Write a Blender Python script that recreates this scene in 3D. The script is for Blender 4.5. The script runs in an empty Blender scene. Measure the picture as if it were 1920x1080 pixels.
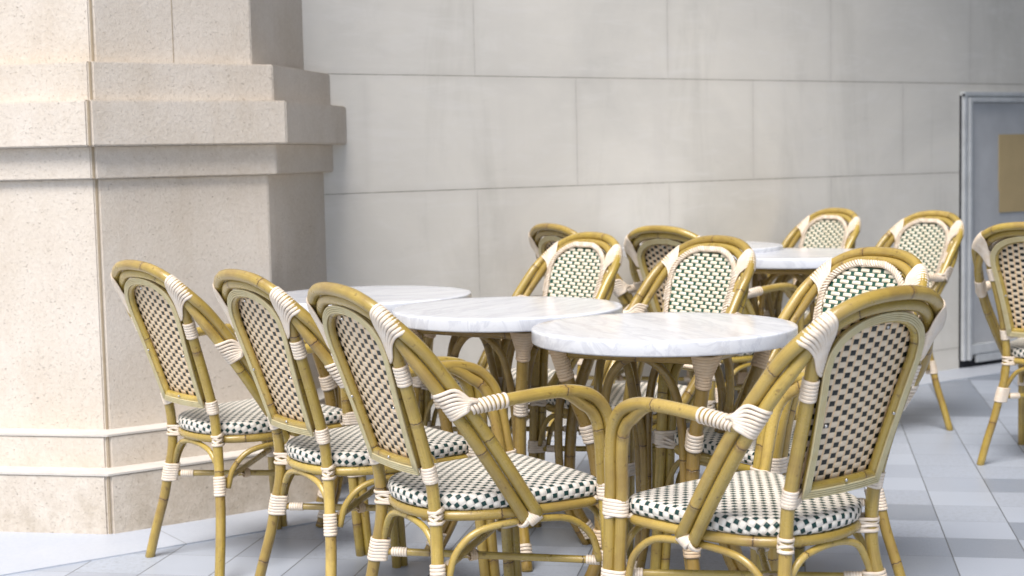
import bpy, bmesh, math, random
from mathutils import Vector, Matrix
random.seed(7)
S = bpy.context.scene
C = S.collection
pi = math.pi

# ---------------------------------------------------------------- camera
cam_d = bpy.data.cameras.new('camera'); cam = bpy.data.objects.new('camera', cam_d); C.objects.link(cam)
pitch, roll = math.radians(4.892), math.radians(-1.226)
cp, sp, cr, sr = math.cos(pitch), math.sin(pitch), math.cos(roll), math.sin(roll)
R0 = Matrix(((1, 0, 0), (0, -sp, -cp), (0, cp, -sp)))
Rr = Matrix(((cr, -sr, 0), (sr, cr, 0), (0, 0, 1)))
M = Rr @ R0                                   # world -> camera (right, down, forward)
cols = (M[0], -M[1], -M[2])
cam.matrix_world = Matrix(((cols[0][0], cols[1][0], cols[2][0], 0), (cols[0][1], cols[1][1], cols[2][1], 0),
                           (cols[0][2], cols[1][2], cols[2][2], 1.2), (0, 0, 0, 1)))
cam_d.sensor_width = 36; cam_d.lens = 36 * 2845.8 / 1920
cam_d.clip_end = 300; cam_d.clip_start = 0.05
cam_d.dof.use_dof = True; cam_d.dof.focus_distance = 3.75; cam_d.dof.aperture_fstop = 4.5
S.camera = cam

# ---------------------------------------------------------------- light
w = bpy.data.worlds.new("World"); S.world = w; w.use_nodes = True
nt = w.node_tree; bg = nt.nodes['Background']
sky = nt.nodes.new('ShaderNodeTexSky'); sky.sky_type = 'NISHITA'; sky.sun_disc = False
SUN_EL, SUN_AZ = math.radians(58), math.radians(203)      # azimuth from +Y, clockwise; light arrives from behind-left
sky.sun_elevation = SUN_EL; sky.sun_rotation = SUN_AZ
sky.air_density = 1.0; sky.dust_density = 2.5; sky.ozone_density = 1.0
nt.links.new(sky.outputs[0], bg.inputs[0]); bg.inputs[1].default_value = 0.098
sd = bpy.data.lights.new('sun', 'SUN'); sd.energy = 2.3; sd.angle = math.radians(28); sd.color = (1.0, 0.955, 0.91)
sun = bpy.data.objects.new('sun', sd); C.objects.link(sun)
dirv = Vector((math.sin(SUN_AZ) * math.cos(SUN_EL), math.cos(SUN_AZ) * math.cos(SUN_EL), math.sin(SUN_EL)))
sun.rotation_euler = dirv.to_track_quat('Z', 'Y').to_euler()
S.view_settings.view_transform = 'Standard'; S.view_settings.look = 'None'
S.view_settings.exposure = 0.85; S.view_settings.gamma = 1

# ---------------------------------------------------------------- frames of the place
YA = math.radians(10.67); AW = YA + pi / 4
U = Vector((math.sin(AW), math.cos(AW), 0)); V = Vector((-math.cos(AW), math.sin(AW), 0))   # along the wall / towards it
A = Vector((math.sin(YA), math.cos(YA), 0)); T = Vector((-math.cos(YA), math.sin(YA), 0))    # the two paving directions
VW = 5.42

# ---------------------------------------------------------------- node helpers
class NT:
    def __init__(s, name):
        s.m = bpy.data.materials.new(name); s.m.use_nodes = True; s.t = s.m.node_tree
        s.b = s.t.nodes['Principled BSDF']
    def n(s, typ, **kw):
        x = s.t.nodes.new('ShaderNode' + typ)
        for k, v in kw.items(): setattr(x, k, v)
        return x
    def put(s, sock, v):
        if hasattr(v, 'is_output') or isinstance(v, bpy.types.NodeSocket): s.t.links.new(v, sock)
        else: sock.default_value = v
    def math(s, op, a, b=None, c=None, clamp=False):
        x = s.n('Math', operation=op); x.use_clamp = clamp
        s.put(x.inputs[0], a)
        if b is not None: s.put(x.inputs[1], b)
        if c is not None: s.put(x.inputs[2], c)
        return x.outputs[0]
    def mix(s, f, a, b, blend='MIX'):
        x = s.n('Mix', data_type='RGBA', blend_type=blend)
        s.put(x.inputs[0], f); s.put(x.inputs[6], a if not isinstance(a, tuple) else (*a, 1)); s.put(x.inputs[7], b if not isinstance(b, tuple) else (*b, 1))
        return x.outputs[2]
    def noise(s, vec, scale, detail=4, rough=0.55, dist=0.0):
        x = s.n('TexNoise'); s.put(x.inputs['Vector'], vec)
        x.inputs['Scale'].default_value = scale; x.inputs['Detail'].default_value = detail
        x.inputs['Roughness'].default_value = rough; x.inputs['Distortion'].default_value = dist
        return x.outputs[0]
    def ramp(s, v, lo, hi, a=0.0, b=1.0):
        x = s.n('MapRange'); s.put(x.inputs[0], v)
        x.inputs[1].default_value = lo; x.inputs[2].default_value = hi; x.inputs[3].default_value = a; x.inputs[4].default_value = b
        return x.outputs[0]
    def comb(s, x, y, z=0.0):
        c = s.n('CombineXYZ'); s.put(c.inputs[0], x); s.put(c.inputs[1], y); s.put(c.inputs[2], z); return c.outputs[0]
    def sep(s, v):
        c = s.n('SeparateXYZ'); s.put(c.inputs[0], v); return c.outputs
    def scale(s, v, k):
        x = s.n('VectorMath', operation='MULTIPLY'); s.put(x.inputs[0], v); x.inputs[1].default_value = k; return x.outputs[0]
    def coord(s, which='Object'): return s.n('TexCoord').outputs[which]
    def bump(s, h, dist=0.002, strength=1.0):
        x = s.n('Bump'); x.inputs['Distance'].default_value = dist; x.inputs['Strength'].default_value = strength
        s.put(x.inputs['Height'], h); s.t.links.new(x.outputs[0], s.b.inputs['Normal'])
    def set(s, col=None, rough=None, **kw):
        if col is not None: s.put(s.b.inputs['Base Color'], col if not isinstance(col, tuple) else (*col, 1))
        if rough is not None: s.put(s.b.inputs['Roughness'], rough)
        for k, v in kw.items(): s.put(s.b.inputs[k.replace('_', ' ')], v)
        return s.m

def cane_material(name='cane', g=(1, 1, 1)):
    k = NT(name); uv = k.coord('UV'); u_, v_, _ = k.sep(uv)
    rnd = k.n('ObjectInfo').outputs['Random']
    obj = k.coord('Object')
    v2 = k.math('ADD', v_, k.math('MULTIPLY', rnd, 0.37))
    st = k.noise(k.comb(k.math('MULTIPLY', u_, 5.0), k.math('MULTIPLY', v_, 1.6), rnd), 4.5, 5, 0.6)
    st2 = k.noise(k.comb(k.math('MULTIPLY', u_, 16.0), k.math('MULTIPLY', v_, 2.5), rnd), 7.0, 3, 0.5)
    bl = k.noise(k.scale(obj, (1, 1, 1)), 9.0, 5, 0.65)
    c = k.mix(k.ramp(st, 0.35, 0.65), (0.52, 0.370, 0.075), (0.38, 0.280, 0.048))
    seg = k.math('FLOOR', k.math('ADD', k.math('DIVIDE', v2, 0.37), 0.5))
    wn = k.n('TexWhiteNoise', noise_dimensions='3D'); k.put(wn.inputs['Vector'], k.comb(seg, k.math('MULTIPLY', rnd, 13.7), 0.5))
    tone = wn.outputs['Value']
    c = k.mix(k.ramp(tone, 0.0, 0.45, 0.75, 0), c, (0.34, 0.245, 0.045))
    c = k.mix(k.ramp(tone, 0.55, 1.0, 0, 0.75), c, (0.60, 0.435, 0.115))
    c = k.mix(k.ramp(bl, 0.47, 0.72, 0, 0.8), c, (0.21, 0.12, 0.030))
    c = k.mix(k.ramp(st2, 0.52, 0.75, 0, 0.55), c, (0.60, 0.43, 0.14))
    # slow tone change from cane to cane
    c = k.mix(k.math('MULTIPLY', rnd, 0.55), c, (0.30, 0.195, 0.045))
    sc = k.ramp(k.noise(obj, 70, 2, 0.5), 0.66, 0.72, 0, 0.6)
    c = k.mix(sc, c, (0.14, 0.08, 0.02))
    # growth rings
    wob = k.math('MULTIPLY', k.math('SUBTRACT', k.noise(k.comb(k.math('SINE', k.math('MULTIPLY', u_, 2 * pi)), k.math('COSINE', k.math('MULTIPLY', u_, 2 * pi)), v_), 1.5, 2), 0.5), 0.012)
    fr = k.math('FRACT', k.math('DIVIDE', k.math('ADD', v2, wob), 0.37))
    d = k.math('ABSOLUTE', k.math('SUBTRACT', fr, 0.5))
    ring = k.ramp(d, 0.0020, 0.0050, 0.8, 0)
    halo = k.ramp(d, 0.005, 0.035, 0.35, 0)
    c = k.mix(k.math('MULTIPLY', halo, k.ramp(bl, 0.4, 0.6, 0.4, 1.6)), c, (0.24, 0.13, 0.04)); c = k.mix(ring, c, (0.05, 0.025, 0.01))
    if g != (1, 1, 1): c = k.mix(1.0, c, g, 'MULTIPLY')
    k.bump(k.math('SUBTRACT', k.math('ADD', k.math('MULTIPLY', st2, 0.35), k.ramp(d, 0.006, 0.03, 0.8, 0)), ring), 0.0016, 0.9)
    return k.set(c, k.ramp(bl, 0.3, 0.7, 0.22, 0.38), Specular_IOR_Level=0.55, Coat_Weight=0.5, Coat_Roughness=0.16)

def cord_material(name, col, rough=0.42):
    k = NT(name); o = k.coord('Object'); n = k.noise(o, 45, 3)
    c = k.mix(k.ramp(n, 0.35, 0.7), col, tuple(x * f for x, f in zip(col, (0.93, 0.87, 0.78))))
    uv = k.sep(k.coord('UV'))
    edge = k.math('POWER', k.math('ABSOLUTE', k.math('COSINE', k.math('MULTIPLY', uv[0], 2 * pi))), 4.0)
    c = k.mix(k.math('MULTIPLY', edge, 0.60), c, tuple(x * f for x, f in zip(col, (0.55, 0.46, 0.36))))
    gr = k.noise(o, 26, 4, 0.7); c = k.mix(k.ramp(gr, 0.55, 0.75, 0, 0.3), c, tuple(x * 0.6 for x in col))
    fib = k.math('SINE', k.math('MULTIPLY', uv[0], 2 * pi * 7))
    k.bump(fib, 0.0003, 0.5)
    return k.set(c, rough, Specular_IOR_Level=0.45)

def weave_material(name, px, py, cream, dark, strip=None, halfw=0.30, halfh=0.42, depth=0.0022, rough=0.4):
    """checker of dark squares between cream strands, laid out in metres on the part's own UV"""
    k = NT(name); u_, v_, _ = k.sep(k.coord('UV'))
    a = k.math('DIVIDE', u_, px); b = k.math('DIVIDE', v_, py)
    ia, ib = k.math('FLOOR', a), k.math('FLOOR', b)
    fa = k.math('ABSOLUTE', k.math('SUBTRACT', k.math('FRACT', a), 0.5)); fb = k.math('ABSOLUTE', k.math('SUBTRACT', k.math('FRACT', b), 0.5))
    par = k.math('FLOORED_MODULO', k.math('ADD', ia, ib), 2.0)
    par = k.math('LESS_THAN', par, 0.5)
    ma = k.ramp(fa, halfw - 0.03, halfw + 0.03, 1, 0); mb = k.ramp(fb, halfh - 0.03, halfh + 0.03, 1, 0)
    mask = k.math('MULTIPLY', k.math('MULTIPLY', ma, mb), par)
    obj = k.coord('Object'); n = k.noise(obj, 60, 2)
    cr_ = k.mix(k.ramp(n, 0.3, 0.7), cream, tuple(x * 0.86 for x in cream))
    if strip is not None:
        cr_ = k.mix(k.ramp(fa, halfw + 0.02, halfw + 0.06, 0, 1), cr_, strip)
    # seams between the twin filaments of each strand
    fil = k.math('ABSOLUTE', k.math('SINE', k.math('MULTIPLY', b, pi * 3)))
    gapb = k.ramp(fb, 0.44, 0.5, 0, 1); gapa = k.ramp(fa, 0.44, 0.5, 0, 1)
    cr_ = k.mix(k.math('MULTIPLY', gapb, 0.35), cr_, tuple(x * 0.45 for x in cream))
    c = k.mix(mask, cr_, dark)
    dome = k.math('SUBTRACT', 1.0, k.math('ADD', k.math('MULTIPLY', k.math('POWER', k.math('MULTIPLY', fb, 2), 2), 0.55), k.math('MULTIPLY', k.math('POWER', k.math('MULTIPLY', fa, 2), 2), 0.35)))
    h = k.math('SUBTRACT', k.math('ADD', dome, k.math('MULTIPLY', fil, 0.12)), k.math('MULTIPLY', mask, 0.75))
    k.bump(h, depth, 1.0)
    return k.set(c, rough, Specular_IOR_Level=0.4)

def marble_material():
    k = NT('marble'); o = k.coord('Object'); rnd = k.n('ObjectInfo').outputs['Random']
    x, y, z = k.sep(o)
    ang = k.math('MULTIPLY', rnd, 2.0)
    rot = k.n('VectorRotate', rotation_type='Z_AXIS'); k.put(rot.inputs['Vector'], o); k.put(rot.inputs['Angle'], k.math('ADD', ang, 0.4))
    p = k.n('VectorMath', operation='ADD'); k.put(p.inputs[0], rot.outputs[0]); k.put(p.inputs[1], k.comb(k.math('MULTIPLY', rnd, 9), 0.0, 0.0))
    st = k.scale(p.outputs[0], (1.3, 7.0, 5.0))
    a = k.noise(st, 1.6, 7, 0.62, 0.9); b = k.noise(st, 4.2, 5, 0.6, 1.6)
    vein = k.ramp(k.math('ABSOLUTE', k.math('SUBTRACT', a, 0.5)), 0.0, 0.055, 0.6, 0)
    soft = k.ramp(a, 0.35, 0.7, 0, 0.55); fine = k.ramp(b, 0.5, 0.72, 0, 0.22)
    c = k.mix(soft, (0.73, 0.75, 0.785), (0.60, 0.625, 0.675)); c = k.mix(fine, c, (0.55, 0.57, 0.62)); c = k.mix(vein, c, (0.50, 0.52, 0.58))
    return k.set(c, k.ramp(b, 0.3, 0.8, 0.10, 0.22), Specular_IOR_Level=0.5)

def plain(name, col, rough=0.5, metal=0.0, bump=0.0, nscale=30, vary=0.12):
    k = NT(name); o = k.coord('Object'); n = k.noise(o, nscale, 4)
    c = k.mix(k.ramp(n, 0.3, 0.7), col, tuple(x * (1 - vary) for x in col))
    if bump: k.bump(n, bump, 1.0)
    k.set(c, rough, Metallic=metal); return k.m

def pillar_material(name, base):
    k = NT(name); o = k.coord('Object')
    n1 = k.noise(o, 2.2, 4, 0.6); n2 = k.noise(o, 75, 6, 0.75); n3 = k.noise(k.scale(o, (1, 1, 0.35)), 7, 4, 0.6)
    pits = k.ramp(k.noise(k.scale(o, (1, 1, 1.8)), 105, 4, 0.7, 0.6), 0.62, 0.70, 0, 0.6)
    c = k.mix(k.ramp(n1, 0.35, 0.68), base, tuple(x * f for x, f in zip(base, (0.88, 0.85, 0.80))))
    c = k.mix(k.ramp(n3, 0.5, 0.8, 0, 0.35), c, (0.44, 0.35, 0.25))
    c = k.mix(k.ramp(n2, 0.42, 0.62, 0, 0.22), c, (0.84, 0.78, 0.70))
    c = k.mix(k.math('MULTIPLY', pits, 0.42), c, (0.34, 0.27, 0.20))
    # dirt splash close to the paving
    z = k.sep(k.coord('Object'))[2]
    dirt = k.math('MULTIPLY', k.ramp(z, 0.0, 0.28, 1, 0), k.ramp(k.noise(o, 14, 5, 0.7), 0.4, 0.65, 0, 0.5))
    c = k.mix(dirt, c, (0.33, 0.27, 0.19))
    k.bump(k.math('SUBTRACT', n2, k.math('MULTIPLY', pits, 1.2)), 0.0025, 1.0)
    return k.set(c, 0.85, Specular_IOR_Level=0.25)

def wall_material():
    """smooth pale stone blocks; coursing 0.477 m, stagger half a block, in the wall's own metres (x along, z up)"""
    k = NT('pale_stone_blocks'); o = k.coord('Object'); x, y, z = k.sep(o)
    row = k.math('FLOOR', k.math('DIVIDE', k.math('SUBTRACT', z, 0.117), 0.477))
    fz = k.math('FRACT', k.math('DIVIDE', k.math('SUBTRACT', z, 0.117), 0.477))
    odd = k.math('FLOORED_MODULO', row, 2.0)
    xs = k.math('DIVIDE', k.math('ADD', k.math('SUBTRACT', x, 3.535), k.math('MULTIPLY', k.math('SUBTRACT', 1.0, odd), -0.5325)), 1.065)
    col = k.math('FLOOR', xs); fx = k.math('FRACT', xs)
    dz = k.math('MULTIPLY', k.math('MINIMUM', fz, k.math('SUBTRACT', 1.0, fz)), 0.477)
    dx = k.math('MULTIPLY', k.math('MINIMUM', fx, k.math('SUBTRACT', 1.0, fx)), 1.065)
    wob = k.math('MULTIPLY', k.noise(o, 25, 3), 0.0022)
    jz = k.ramp(k.math('ADD', dz, wob), 0.0014, 0.0034, 1, 0); jx = k.math('MULTIPLY', k.ramp(k.math('ADD', dx, wob), 0.0010, 0.0026, 0.6, 0), k.math('GREATER_THAN', x, 3.3))
    joint = k.math('MAXIMUM', jz, jx)
    soft = k.ramp(k.math('MINIMUM', dz, dx), 0.0, 0.035, 1, 0)
    wn = k.n('TexWhiteNoise', noise_dimensions='3D'); k.put(wn.inputs['Vector'], k.comb(row, col, 3.0)); t = wn.outputs['Value']
    big = k.noise(o, 1.1, 5, 0.6, 0.6); brush = k.noise(k.scale(o, (1.0, 1.0, 0.22)), 3.2, 6, 0.65, 0.5)
    smear = k.noise(k.scale(o, (0.5, 1, 2.6)), 5.5, 6, 0.7, 1.2); fine = k.noise(o, 160, 3, 0.6)
    c = k.mix(k.ramp(t, 0, 1, 0, 0.6), (0.775, 0.74, 0.665), (0.725, 0.69, 0.62))
    c = k.mix(k.ramp(big, 0.35, 0.7, 0, 0.8), c, (0.60, 0.58, 0.53))
    c = k.mix(k.ramp(brush, 0.52, 0.75, 0, 0.48), c, (0.50, 0.48, 0.42))
    c = k.mix(k.ramp(smear, 0.5, 0.72, 0, 0.45), c, (0.78, 0.755, 0.71))
    c = k.mix(k.ramp(smear, 0.38, 0.25, 0, 0.4), c, (0.55, 0.53, 0.48))
    # a long hair crack and dull water marks
    cr1 = k.ramp(k.math('ABSOLUTE', k.math('SUBTRACT', k.noise(k.scale(o, (1, 1, 0.8)), 1.7, 4, 0.55, 0.4), 0.5)), 0.0, 0.004, 0.35, 0)
    vs = k.ramp(k.noise(k.comb(k.math('MULTIPLY', x, 5.0), 0.0, k.math('MULTIPLY', z, 0.35)), 1.0, 5, 0.6), 0.56, 0.74, 0, 0.28)
    c = k.mix(vs, c, (0.63, 0.60, 0.55))
    c = k.mix(k.math('MULTIPLY', soft, 0.12), c, (0.40, 0.37, 0.33))
    c = k.mix(k.math('MULTIPLY', joint, 0.8), c, (0.20, 0.18, 0.15))
    k.bump(k.math('SUBTRACT', k.math('ADD', k.math('MULTIPLY', smear, 0.5), k.math('MULTIPLY', fine, 0.12)), k.math('MULTIPLY', joint, 1.6)), 0.0016, 0.8)
    return k.set(c, k.ramp(smear, 0.3, 0.7, 0.42, 0.62), Specular_IOR_Level=0.35)

def paving_material():
    """granite setts 0.2145 x 0.2225 m laid in straight rows; object x = along T, y = along A"""
    k = NT('granite_paving'); o = k.coord('Object'); x, y, z = k.sep(o)
    a = k.math('DIVIDE', k.math('ADD', x, 0.448), 0.2145); b = k.math('DIVIDE', k.math('SUBTRACT', k.math('MULTIPLY', y, -1.0), 4.556), 0.2225)
    ia, ib = k.math('FLOOR', a), k.math('FLOOR', b); fa, fb = k.math('FRACT', a), k.math('FRACT', b)
    da = k.math('MULTIPLY', k.math('MINIMUM', fa, k.math('SUBTRACT', 1.0, fa)), 0.2145)
    db = k.math('MULTIPLY', k.math('MINIMUM', fb, k.math('SUBTRACT', 1.0, fb)), 0.2225)
    j = k.math('MAXIMUM', k.ramp(da, 0.0012, 0.0024, 1, 0), k.ramp(db, 0.0006, 0.0018, 0.6, 0))
    wn = k.n('TexWhiteNoise', noise_dimensions='3D'); k.put(wn.inputs['Vector'], k.comb(ia, ib, 1.7)); t = wn.outputs['Value']
    wn2 = k.n('TexWhiteNoise', noise_dimensions='3D'); k.put(wn2.inputs['Vector'], k.comb(ib, ia, 5.1)); t2 = wn2.outputs['Value']
    fine = k.noise(o, 190, 3, 0.75); mid = k.noise(o, 60, 5, 0.8); big = k.noise(o, 1.6, 5, 0.6)
    c = k.mix(k.ramp(t, 0.0, 0.83), (0.395, 0.44, 0.515), (0.33, 0.37, 0.44))
    c = k.mix(k.ramp(t, 0.83, 0.85), c, (0.225, 0.258, 0.315))
    spk = k.math('MULTIPLY', k.ramp(t2, 0.45, 0.55), k.ramp(mid, 0.47, 0.62, 0, 0.45))
    c = k.mix(spk, c, (0.22, 0.235, 0.26))
    c = k.mix(k.ramp(fine, 0.5, 0.75, 0, 0.3), c, (0.50, 0.53, 0.565))
    c = k.mix(k.ramp(big, 0.5, 0.8, 0, 0.4), c, (0.30, 0.32, 0.345))
    c = k.mix(k.math('MULTIPLY', j, 0.85), c, (0.075, 0.08, 0.085))
    k.bump(k.math('SUBTRACT', k.math('MULTIPLY', mid, 0.4), j), 0.0012, 0.6)
    return k.set(c, k.ramp(t2, 0, 1, 0.30, 0.5), Specular_IOR_Level=0.5)

def border_material():
    k = NT('pale_granite_border'); o = k.coord('Object'); x, y, z = k.sep(o)
    f = k.math('FRACT', k.math('DIVIDE', x, 0.9)); d = k.math('MULTIPLY', k.math('MINIMUM', f, k.math('SUBTRACT', 1.0, f)), 0.9)
    j = k.ramp(d, 0.001, 0.0025, 0.6, 0)
    mid = k.noise(o, 70, 4, 0.75); big = k.noise(o, 2, 4)
    c = k.mix(k.ramp(mid, 0.4, 0.65, 0, 0.5), (0.45, 0.49, 0.56), (0.38, 0.42, 0.49)); c = k.mix(k.ramp(big, 0.45, 0.75, 0, 0.5), c, (0.52, 0.54, 0.57))
    c = k.mix(j, c, (0.1, 0.1, 0.1)); k.bump(mid, 0.0008, 0.5)
    return k.set(c, 0.45)

CANE = cane_material(); OLDCANE = cane_material('weathered_cane', (0.72, 0.66, 0.60))
CORD = cord_material('cream_cord', (0.82, 0.73, 0.62))
CORDT = cord_material('tan_cord', (0.66, 0.52, 0.37), 0.5)
TRIM = cord_material('split_cane_trim', (0.62, 0.555, 0.33), 0.4)
PADM = cord_material('cream_strand', (0.82, 0.77, 0.64), 0.38)
GREEN = plain('green_strand', (0.018, 0.085, 0.058), 0.35)
SEATW = weave_material('seat_weave', 0.0147, 0.0147, (0.84, 0.79, 0.70), (0.010, 0.045, 0.040), None, 0.38, 0.38, 0.0030)
REARW = weave_material('rear_weave', 0.0225, 0.0122, (0.84, 0.69, 0.50), (0.010, 0.014, 0.011), (0.82, 0.58, 0.33), 0.345, 0.46, 0.0016)
MARBLE = marble_material()
STEEL = plain('steel', (0.6, 0.6, 0.6), 0.3, 1.0)
WALL = wall_material(); PAVE = paving_material(); BORD = border_material()
STONE = pillar_material('rendered_stone', (0.66, 0.60, 0.525))
LEDGE = plain('pale_ledge', (0.62, 0.585, 0.535), 0.8, 0, 0.001, 20, 0.12)
BLOCKER = plain('blocker_grey', (0.12, 0.125, 0.135), 0.8, 0, 0.001, 5, 0.2)  # dark grey for the added light blockers only
GROOVE = plain('groove', (0.36, 0.29, 0.20), 0.9)
FRAMEP = plain('painted_frame', (0.58, 0.60, 0.61), 0.4, 0, 0.0006, 12, 0.2)
PANELP = plain('painted_panel', (0.54, 0.55, 0.56), 0.5, 0, 0.001, 4, 0.2)
BLACK = plain('dark_gap', (0.008, 0.008, 0.012), 0.7)
CARD = plain('cardboard', (0.54, 0.41, 0.215), 0.75, 0, 0.0006, 6, 0.12)

# ---------------------------------------------------------------- mesh helpers
def catmull(pts, n=8, closed=False):
    pts = [Vector(p) for p in pts]; out = []; N = len(pts)
    rng = range(N) if closed else range(N - 1)
    for i in rng:
        p1, p2 = pts[i], pts[(i + 1) % N]
        p0 = pts[(i - 1) % N] if (closed or i > 0) else p1 * 2 - p2
        p3 = pts[(i + 2) % N] if (closed or i < N - 2) else p2 * 2 - p1
        for j in range(n):
            t = j / n; t2, t3 = t * t, t ** 3
            out.append(0.5 * ((2 * p1) + (p2 - p0) * t + (2 * p0 - 5 * p1 + 4 * p2 - p3) * t2 + (3 * p1 - p0 - 3 * p2 + p3) * t3))
    if not closed: out.append(pts[-1])
    return out

class MB:
    def __init__(s): s.bm = bmesh.new(); s.uv = s.bm.loops.layers.uv.new('UVMap')
    def face(s, vs, uvs=None, smooth=True):
        try: f = s.bm.faces.new(vs)
        except ValueError: return
        f.smooth = smooth
        if uvs:
            for l, u in zip(f.loops, uvs): l[s.uv].uv = u
    def tube(s, path, r, sides=12, closed=False, caps=True, flat=1.0, up=None, voff=None):
        path = [Vector(p) for p in path]; n = len(path)
        if voff is None: voff = random.uniform(0, 5)
        rr = r if callable(r) else (lambda t: r)
        tan = []
        for i in range(n):
            a = path[(i - 1) % n] if (closed or i) else path[0]; b = path[(i + 1) % n] if (closed or i < n - 1) else path[-1]
            tan.append((b - a).normalized())
        t0 = tan[0]; ref = Vector(up) if up is not None else (Vector((0, 0, 1)) if abs(t0.z) < 0.9 else Vector((1, 0, 0)))
        nrm = (ref - t0 * ref.dot(t0)).normalized(); rings = []; L = 0; lens = []
        for i in range(n):
            if i:
                L += (path[i] - path[i - 1]).length
            if up is not None: nrm = (Vector(up) - tan[i] * Vector(up).dot(tan[i])).normalized()
            else: nrm = (nrm - tan[i] * nrm.dot(tan[i])).normalized()
            bi = tan[i].cross(nrm); R = rr(i / (n - 1)); ring = []
            for k in range(sides):
                a = 2 * pi * k / sides
                ring.append(s.bm.verts.new(path[i] + nrm * (math.cos(a) * R) + bi * (math.sin(a) * R * flat)))
            rings.append(ring); lens.append(L)
        m = n if closed else n - 1
        Lc = L + (path[0] - path[-1]).length
        for i in range(m):
            a, b = rings[i], rings[(i + 1) % n]; la = lens[i]; lb = lens[i + 1] if i + 1 < n else Lc
            for k in range(sides):
                k2 = (k + 1) % sides
                s.face([a[k], a[k2], b[k2], b[k]], [(k / sides, la + voff), ((k + 1) / sides, la + voff), ((k + 1) / sides, lb + voff), (k / sides, lb + voff)])
        if caps and not closed:
            for ring, rev, t, p in ((rings[0], True, -tan[0], path[0]), (rings[-1], False, tan[-1], path[-1])):
                R = (ring[0].co - p).length
                r2 = [s.bm.verts.new(p + (v.co - p) * 0.75 + t * R * 0.22) for v in ring]
                for k in range(sides):
                    k2 = (k + 1) % sides
                    q = [ring[k], ring[k2], r2[k2], r2[k]]
                    s.face(q if not rev else q[::-1], [(0.1, 0.03)] * 4)
                s.face(r2 if not rev else r2[::-1], [(0.1, 0.03)] * sides)
    def box(s, x0, x1, y0, y1, z0, z1, bev=0.0, smooth=False):
        vs = [s.bm.verts.new((x, y, z)) for x in (x0, x1) for y in (y0, y1) for z in (z0, z1)]
        fs = []
        for q in ((0, 1, 3, 2), (4, 6, 7, 5), (0, 4, 5, 1), (2, 3, 7, 6), (0, 2, 6, 4), (1, 5, 7, 3)):
            f = s.bm.faces.new([vs[i] for i in q]); fs.append(f)
        if bev:
            es = list({e for f in fs for e in f.edges})
            bmesh.ops.bevel(s.bm, geom=es, offset=bev, segments=2, affect='EDGES', profile=0.5)
    def prism(s, pts, z0, z1):
        a = [s.bm.verts.new((p[0], p[1], z0)) for p in pts]; b = [s.bm.verts.new((p[0], p[1], z1)) for p in pts]; n = len(pts)
        for i in range(n):
            j = (i + 1) % n; s.bm.faces.new([a[i], a[j], b[j], b[i]])
        s.bm.faces.new(a[::-1]); s.bm.faces.new(b)
    def build(s, name, mat, parent=None, recalc=False):
        if recalc: bmesh.ops.recalc_face_normals(s.bm, faces=s.bm.faces)
        me = bpy.data.meshes.new(name); s.bm.to_mesh(me); s.bm.free(); me.materials.append(mat)
        o = bpy.data.objects.new(name, me); C.objects.link(o)
        if parent is not None: o.parent = parent
        return o

def hull(ps):
    ps = sorted(set((round(x, 6), round(y, 6)) for x, y in ps))
    def half(it):
        h = []
        for p in it:
            while len(h) > 1 and (h[-1][0] - h[-2][0]) * (p[1] - h[-2][1]) - (h[-1][1] - h[-2][1]) * (p[0] - h[-2][0]) <= 0: h.pop()
            h.append(p)
        return h
    a, b = half(ps), half(ps[::-1]); return a[:-1] + b[:-1]

def cord_loop(mb, circles, normal, rc=0.003, n=24, sides=6, flat=1.25):
    """one turn of cord pulled tight round the given canes (centre, radius) in the plane with this normal"""
    nn = Vector(normal).normalized(); c0 = sum((Vector(c) for c, r in circles), Vector()) / len(circles)
    ax = nn.cross(Vector((0.13, 0.31, 0.94))).normalized()
    ay = nn.cross(ax)
    P = []
    for c, r in circles:
        d = Vector(c) - c0; x, y = d.dot(ax), d.dot(ay); h = d.dot(nn)
        for k in range(14):
            a = 2 * pi * k / 14; P.append((x + math.cos(a) * (r + rc * 0.30), y + math.sin(a) * (r + rc * 0.30)))
    H = hull(P)
    # resample evenly
    H2 = H + [H[0]]; seg = [math.dist(H2[i], H2[i + 1]) for i in range(len(H))]; tot = sum(seg); out = []
    for k in range(n):
        d = tot * k / n; i = 0
        while d > seg[i]: d -= seg[i]; i += 1
        t = d / max(seg[i], 1e-9); x = H2[i][0] * (1 - t) + H2[i + 1][0] * t; y = H2[i][1] * (1 - t) + H2[i + 1][1] * t
        # follow each cane's own height along the normal
        h = 0; wsum = 0
        for c, r in circles:
            dd = Vector(c) - c0; wgt = 1 / (1e-4 + (dd.dot(ax) - x) ** 2 + (dd.dot(ay) - y) ** 2); h += dd.dot(nn) * wgt; wsum += wgt
        out.append(c0 + ax * x + ay * y + nn * (h / wsum))
    mb.tube(out, rc * 1.12, 8, closed=True, flat=0.50, up=nn)

def band(mb, fn, n, rc=0.003):
    for i in range(n):
        c, nn = fn((i + 0.5) / n); cord_loop(mb, c, nn, rc)

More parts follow.
